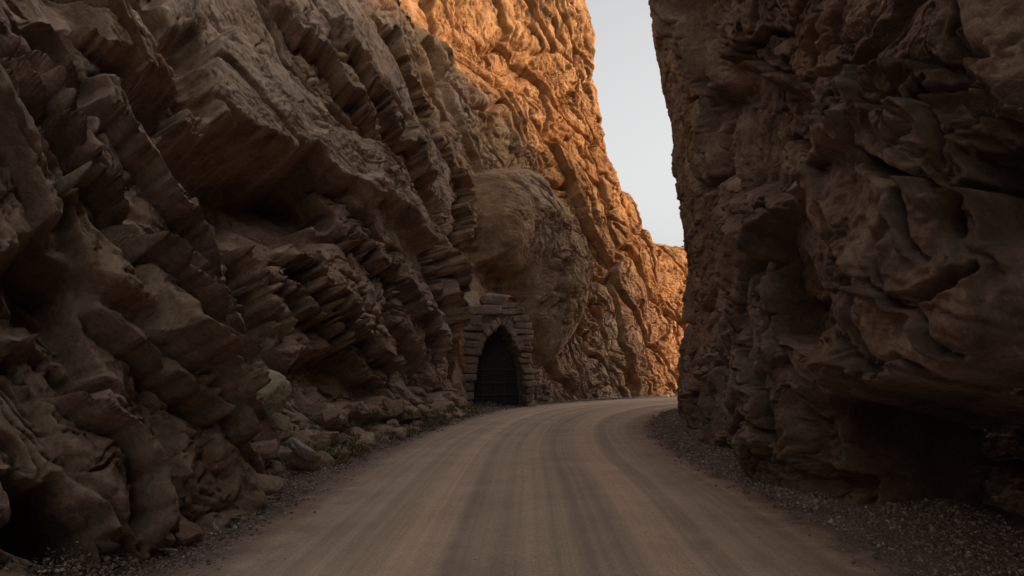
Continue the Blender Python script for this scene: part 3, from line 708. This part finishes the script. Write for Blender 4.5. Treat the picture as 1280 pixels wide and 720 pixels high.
_, inv_ = np.unique(key_, return_inverse=True); mx_ = np.full(inv_.max() + 1, -99.); np.maximum.at(mx_, inv_, tal[:, 0])
tal = tal[tal[:, 0] > mx_[inv_] - .04]; tal = tal[fr.permutation(len(tal))[:4000]]
for i in range(64):
    if i < 44:
        q = tal[fr.integers(len(tal))]; x, y, z = q[0], q[1], q[2] + .02
        lab, grp = 'rough brown fallen rock in the rubble along the foot of the left cliff', 'fallen rocks along the left cliff'
        sz = fr.uniform(.14, .48) * (.6 + y / 28)
    else:
        y = 10 + 16 * fr.random(); xf = float(np.interp(y, right.q[:, 1], right.q[:, 0])); x = xf - .1 + abs(fr.normal()) * .12
        lab, grp = 'dark fallen rock lying on the gravel strip against the right cliff', 'fallen rocks along the right cliff'
        z = .03; sz = fr.uniform(.1, .3)
    k = i % 6; o = protos[k] if k not in used else protos[k].copy()
    if k in used: COL.objects.link(o)
    used.add(k)
    o.location = (x, y, z); o.scale = (sz * fr.uniform(.8, 1.2), sz * fr.uniform(.8, 1.2), sz * fr.uniform(.5, .8)); o.rotation_euler = (fr.uniform(-.4, .4), fr.uniform(-.4, .4), fr.uniform(0, 6.3))
    tag(o, lab, 'rock', grp)

# ------------------------------------------------------------------ gravel along both edges of the road
m, nt, b = nodes('loose_gravel')
g = nt.nodes.new('ShaderNodeNewGeometry')
at = nt.nodes.new('ShaderNodeAttribute'); at.attribute_name = 'tone'
c = ramp(nt, at.outputs['Fac'], [(0, (.12, .084, .062)), (.5, (.22, .158, .118)), (.85, (.33, .25, .19)), (1, (.50, .41, .33))])
nt.links.new(c, b.inputs['Base Color']); b.inputs['Roughness'].default_value = .85; M['gravel'] = m
gr_ = np.random.default_rng(5)
def scatter(N, fn):
    pts = []
    while len(pts) < N:
        y = 4.2 + 34 * gr_.random() ** 1.9; p = fn(y)
        if p: pts.append((p[0], y, p[1]))
    return pts
Lx = lambda y: float(np.interp(y, Lp[:, 1], Lp[:, 0])); Rx = lambda y: float(np.interp(y, Rp[:, 1], Rp[:, 0]))
fL = lambda y: float(np.interp(y, left.q[:, 1], left.q[:, 0])); fR = lambda y: float(np.interp(y, right.q[:, 1], right.q[:, 0]))
def left_pt(y):
    e = Lx(y); x = e - .1 + abs(gr_.normal()) * .25 - gr_.random() ** .7 * (e - fL(y) + .3); return x, max(0, fL(y) - x + .1) * .5
def right_pt(y):
    if y > 29: return None
    e = Rx(y); f_ = fR(y) + (1.2 if y < 9 else .1); x = e + .08 - abs(gr_.normal()) * .2 + gr_.random() ** .7 * (f_ - e); return x, 0.02 + max(0, x - fR(y)) * .1 
def road_pt(y): return Lx(y) + gr_.random() * (Rx(y) - Lx(y)), .025
V4, F4 = CUBES[2]; sph = V4 / np.linalg.norm(V4, axis=1, keepdims=True)
VV = []; FF = []; tone = []; nn = 0
for pts, szr in ((scatter(34000, left_pt), (.0035, .02)), (scatter(46000, right_pt), (.0035, .02)), (scatter(2500, road_pt), (.002, .006))):
    for x, y, z in pts:
        s0 = szr[0] + (szr[1] - szr[0]) * gr_.random() ** 4; s0 *= (1 + y / 30)
        v = sph * (1 + gr_.uniform(-.25, .25, (len(sph), 1))) * s0 * gr_.uniform(.6, 1.3, 3) * np.array([1, 1, .7])
        v = v @ rotm(gr_.uniform(-.5, .5), gr_.uniform(-.5, .5), gr_.uniform(0, 6.3)).T + np.array([x, y, z + s0 * .25])
        VV.append(v); FF.append(F4 + nn); nn += len(v); tone.append(np.full(len(v), gr_.random() ** 1.5))
o = mesh_np('gravel', np.concatenate(VV), np.concatenate(FF), M['gravel'], smooth=False)
a = o.data.attributes.new('tone', 'FLOAT', 'POINT'); a.data.foreach_set('value', np.concatenate(tone).astype(np.float32))
tag(o, 'loose gravel and small stones along both edges of the dirt road', 'gravel', kind='stuff')

# ------------------------------------------------------------------ low weeds at the foot of the left cliff
m, nt, b = nodes('weed_leaves')
at = nt.nodes.new('ShaderNodeAttribute'); at.attribute_name = 'tone'
nt.links.new(ramp(nt, at.outputs['Fac'], [(0, (.07, .065, .025)), (.45, (.17, .145, .06)), (1, (.36, .28, .15))]), b.inputs['Base Color']); b.inputs['Roughness'].default_value = .7; M['weeds'] = m
wr = np.random.default_rng(9); VV = []; FF = []; tone = []; nn = 0
tw_ = tal[(tal[:, 1] > 12.3) & (tal[:, 1] < 27)]
for k in range(460):
    q = tw_[wr.integers(len(tw_))]; x0, y, z0 = q[0] + wr.uniform(0, .12), q[1], q[2] - .02
    if z0 > .55 * wr.random() ** .7 + .05: continue
    cl = wr.random(); rad = wr.uniform(.08, .22)
    for j in range(wr.integers(25, 60)):
        a = wr.uniform(0, 6.28); r0 = rad * wr.random() ** .5; hgt = wr.uniform(.02, .12) * (1.2 - r0 / rad * .6)
        p = np.array([x0 + r0 * math.cos(a), y + r0 * math.sin(a), z0]); lean = np.array([math.cos(a), math.sin(a), 0]) * wr.uniform(0, .09)
        wv = wr.uniform(.006, .018); side = np.array([-math.sin(a), math.cos(a), 0]) * wv
        tp = p + lean + np.array([0, 0, hgt]); md = p + lean * .4 + np.array([0, 0, hgt * .6])
        VV.append(np.array([p - side * .3, p + side * .3, md + side, md - side, tp + side * .15, tp - side * .15])); FF.append(np.array([[0, 1, 2, 3], [3, 2, 4, 5]]) + nn); nn += 6
        tone.append(np.full(6, np.clip(cl * .6 + wr.random() * .4, 0, 1)))
o = mesh_np('weeds', np.concatenate(VV), np.concatenate(FF), M['weeds'], smooth=False)
a = o.data.attributes.new('tone', 'FLOAT', 'POINT'); a.data.foreach_set('value', np.concatenate(tone).astype(np.float32))
tag(o, 'low green and yellowed weeds growing in the rubble left of the road', 'weeds', kind='stuff')

# dry twigs lying in the gravel at the near left edge
m, nt, b = nodes('dry_twig_bark'); b.inputs['Base Color'].default_value = (.5, .42, .34, 1); b.inputs['Roughness'].default_value = .8; M['twig'] = m
def tube(pts, rad, n=6):
    pts = np.array(pts, float); V = []
    for i, p in enumerate(pts):
        t = pts[min(i + 1, len(pts) - 1)] - pts[max(i - 1, 0)]; t /= np.linalg.norm(t); a = np.cross(t, [0.1, .2, 1]); a /= np.linalg.norm(a); c = np.cross(t, a)
        V += [p + rad[i] * (a * math.cos(q) + c * math.sin(q)) for q in np.linspace(0, 2 * math.pi, n + 1)[:-1]]
    F = [(i * n + j, i * n + (j + 1) % n, (i + 1) * n + (j + 1) % n, (i + 1) * n + j) for i in range(len(pts) - 1) for j in range(n)]
    return np.array(V), np.array(F)
tw = np.random.default_rng(3)
for i, (x, y, L, a0) in enumerate([(-3.05, 8.15, .30, .4), (-2.75, 7.7, .22, 2.2), (-2.9, 8.9, .26, 1.2), (-2.8, 6.9, .2, 2.9), (-3.0, 9.6, .24, .1)]):
    br = []
    for q in range(3):
        a = a0 + tw.uniform(-.7, .7) * (q > 0); st = np.array([x, y, .05]) + np.array([math.cos(a0), math.sin(a0), 0]) * L * .3 * q
        pp = [st]
        for k in range(5): a += tw.uniform(-.25, .25); pp.append(pp[-1] + np.array([math.cos(a), math.sin(a), tw.uniform(-.15, .35)]) * L / 5)
        br.append(tube(pp, np.linspace(.007, .003, 6) * (1 - .25 * q)))
    v, f = join(br); o = mesh_np('dry_twig', v - np.array([x, y, 0]), f, M['twig']); o.location = (x, y, 0)
    tag(o, 'pale dry branching twig lying in the gravel at the near left road edge', 'twig', 'dry twigs in the gravel')
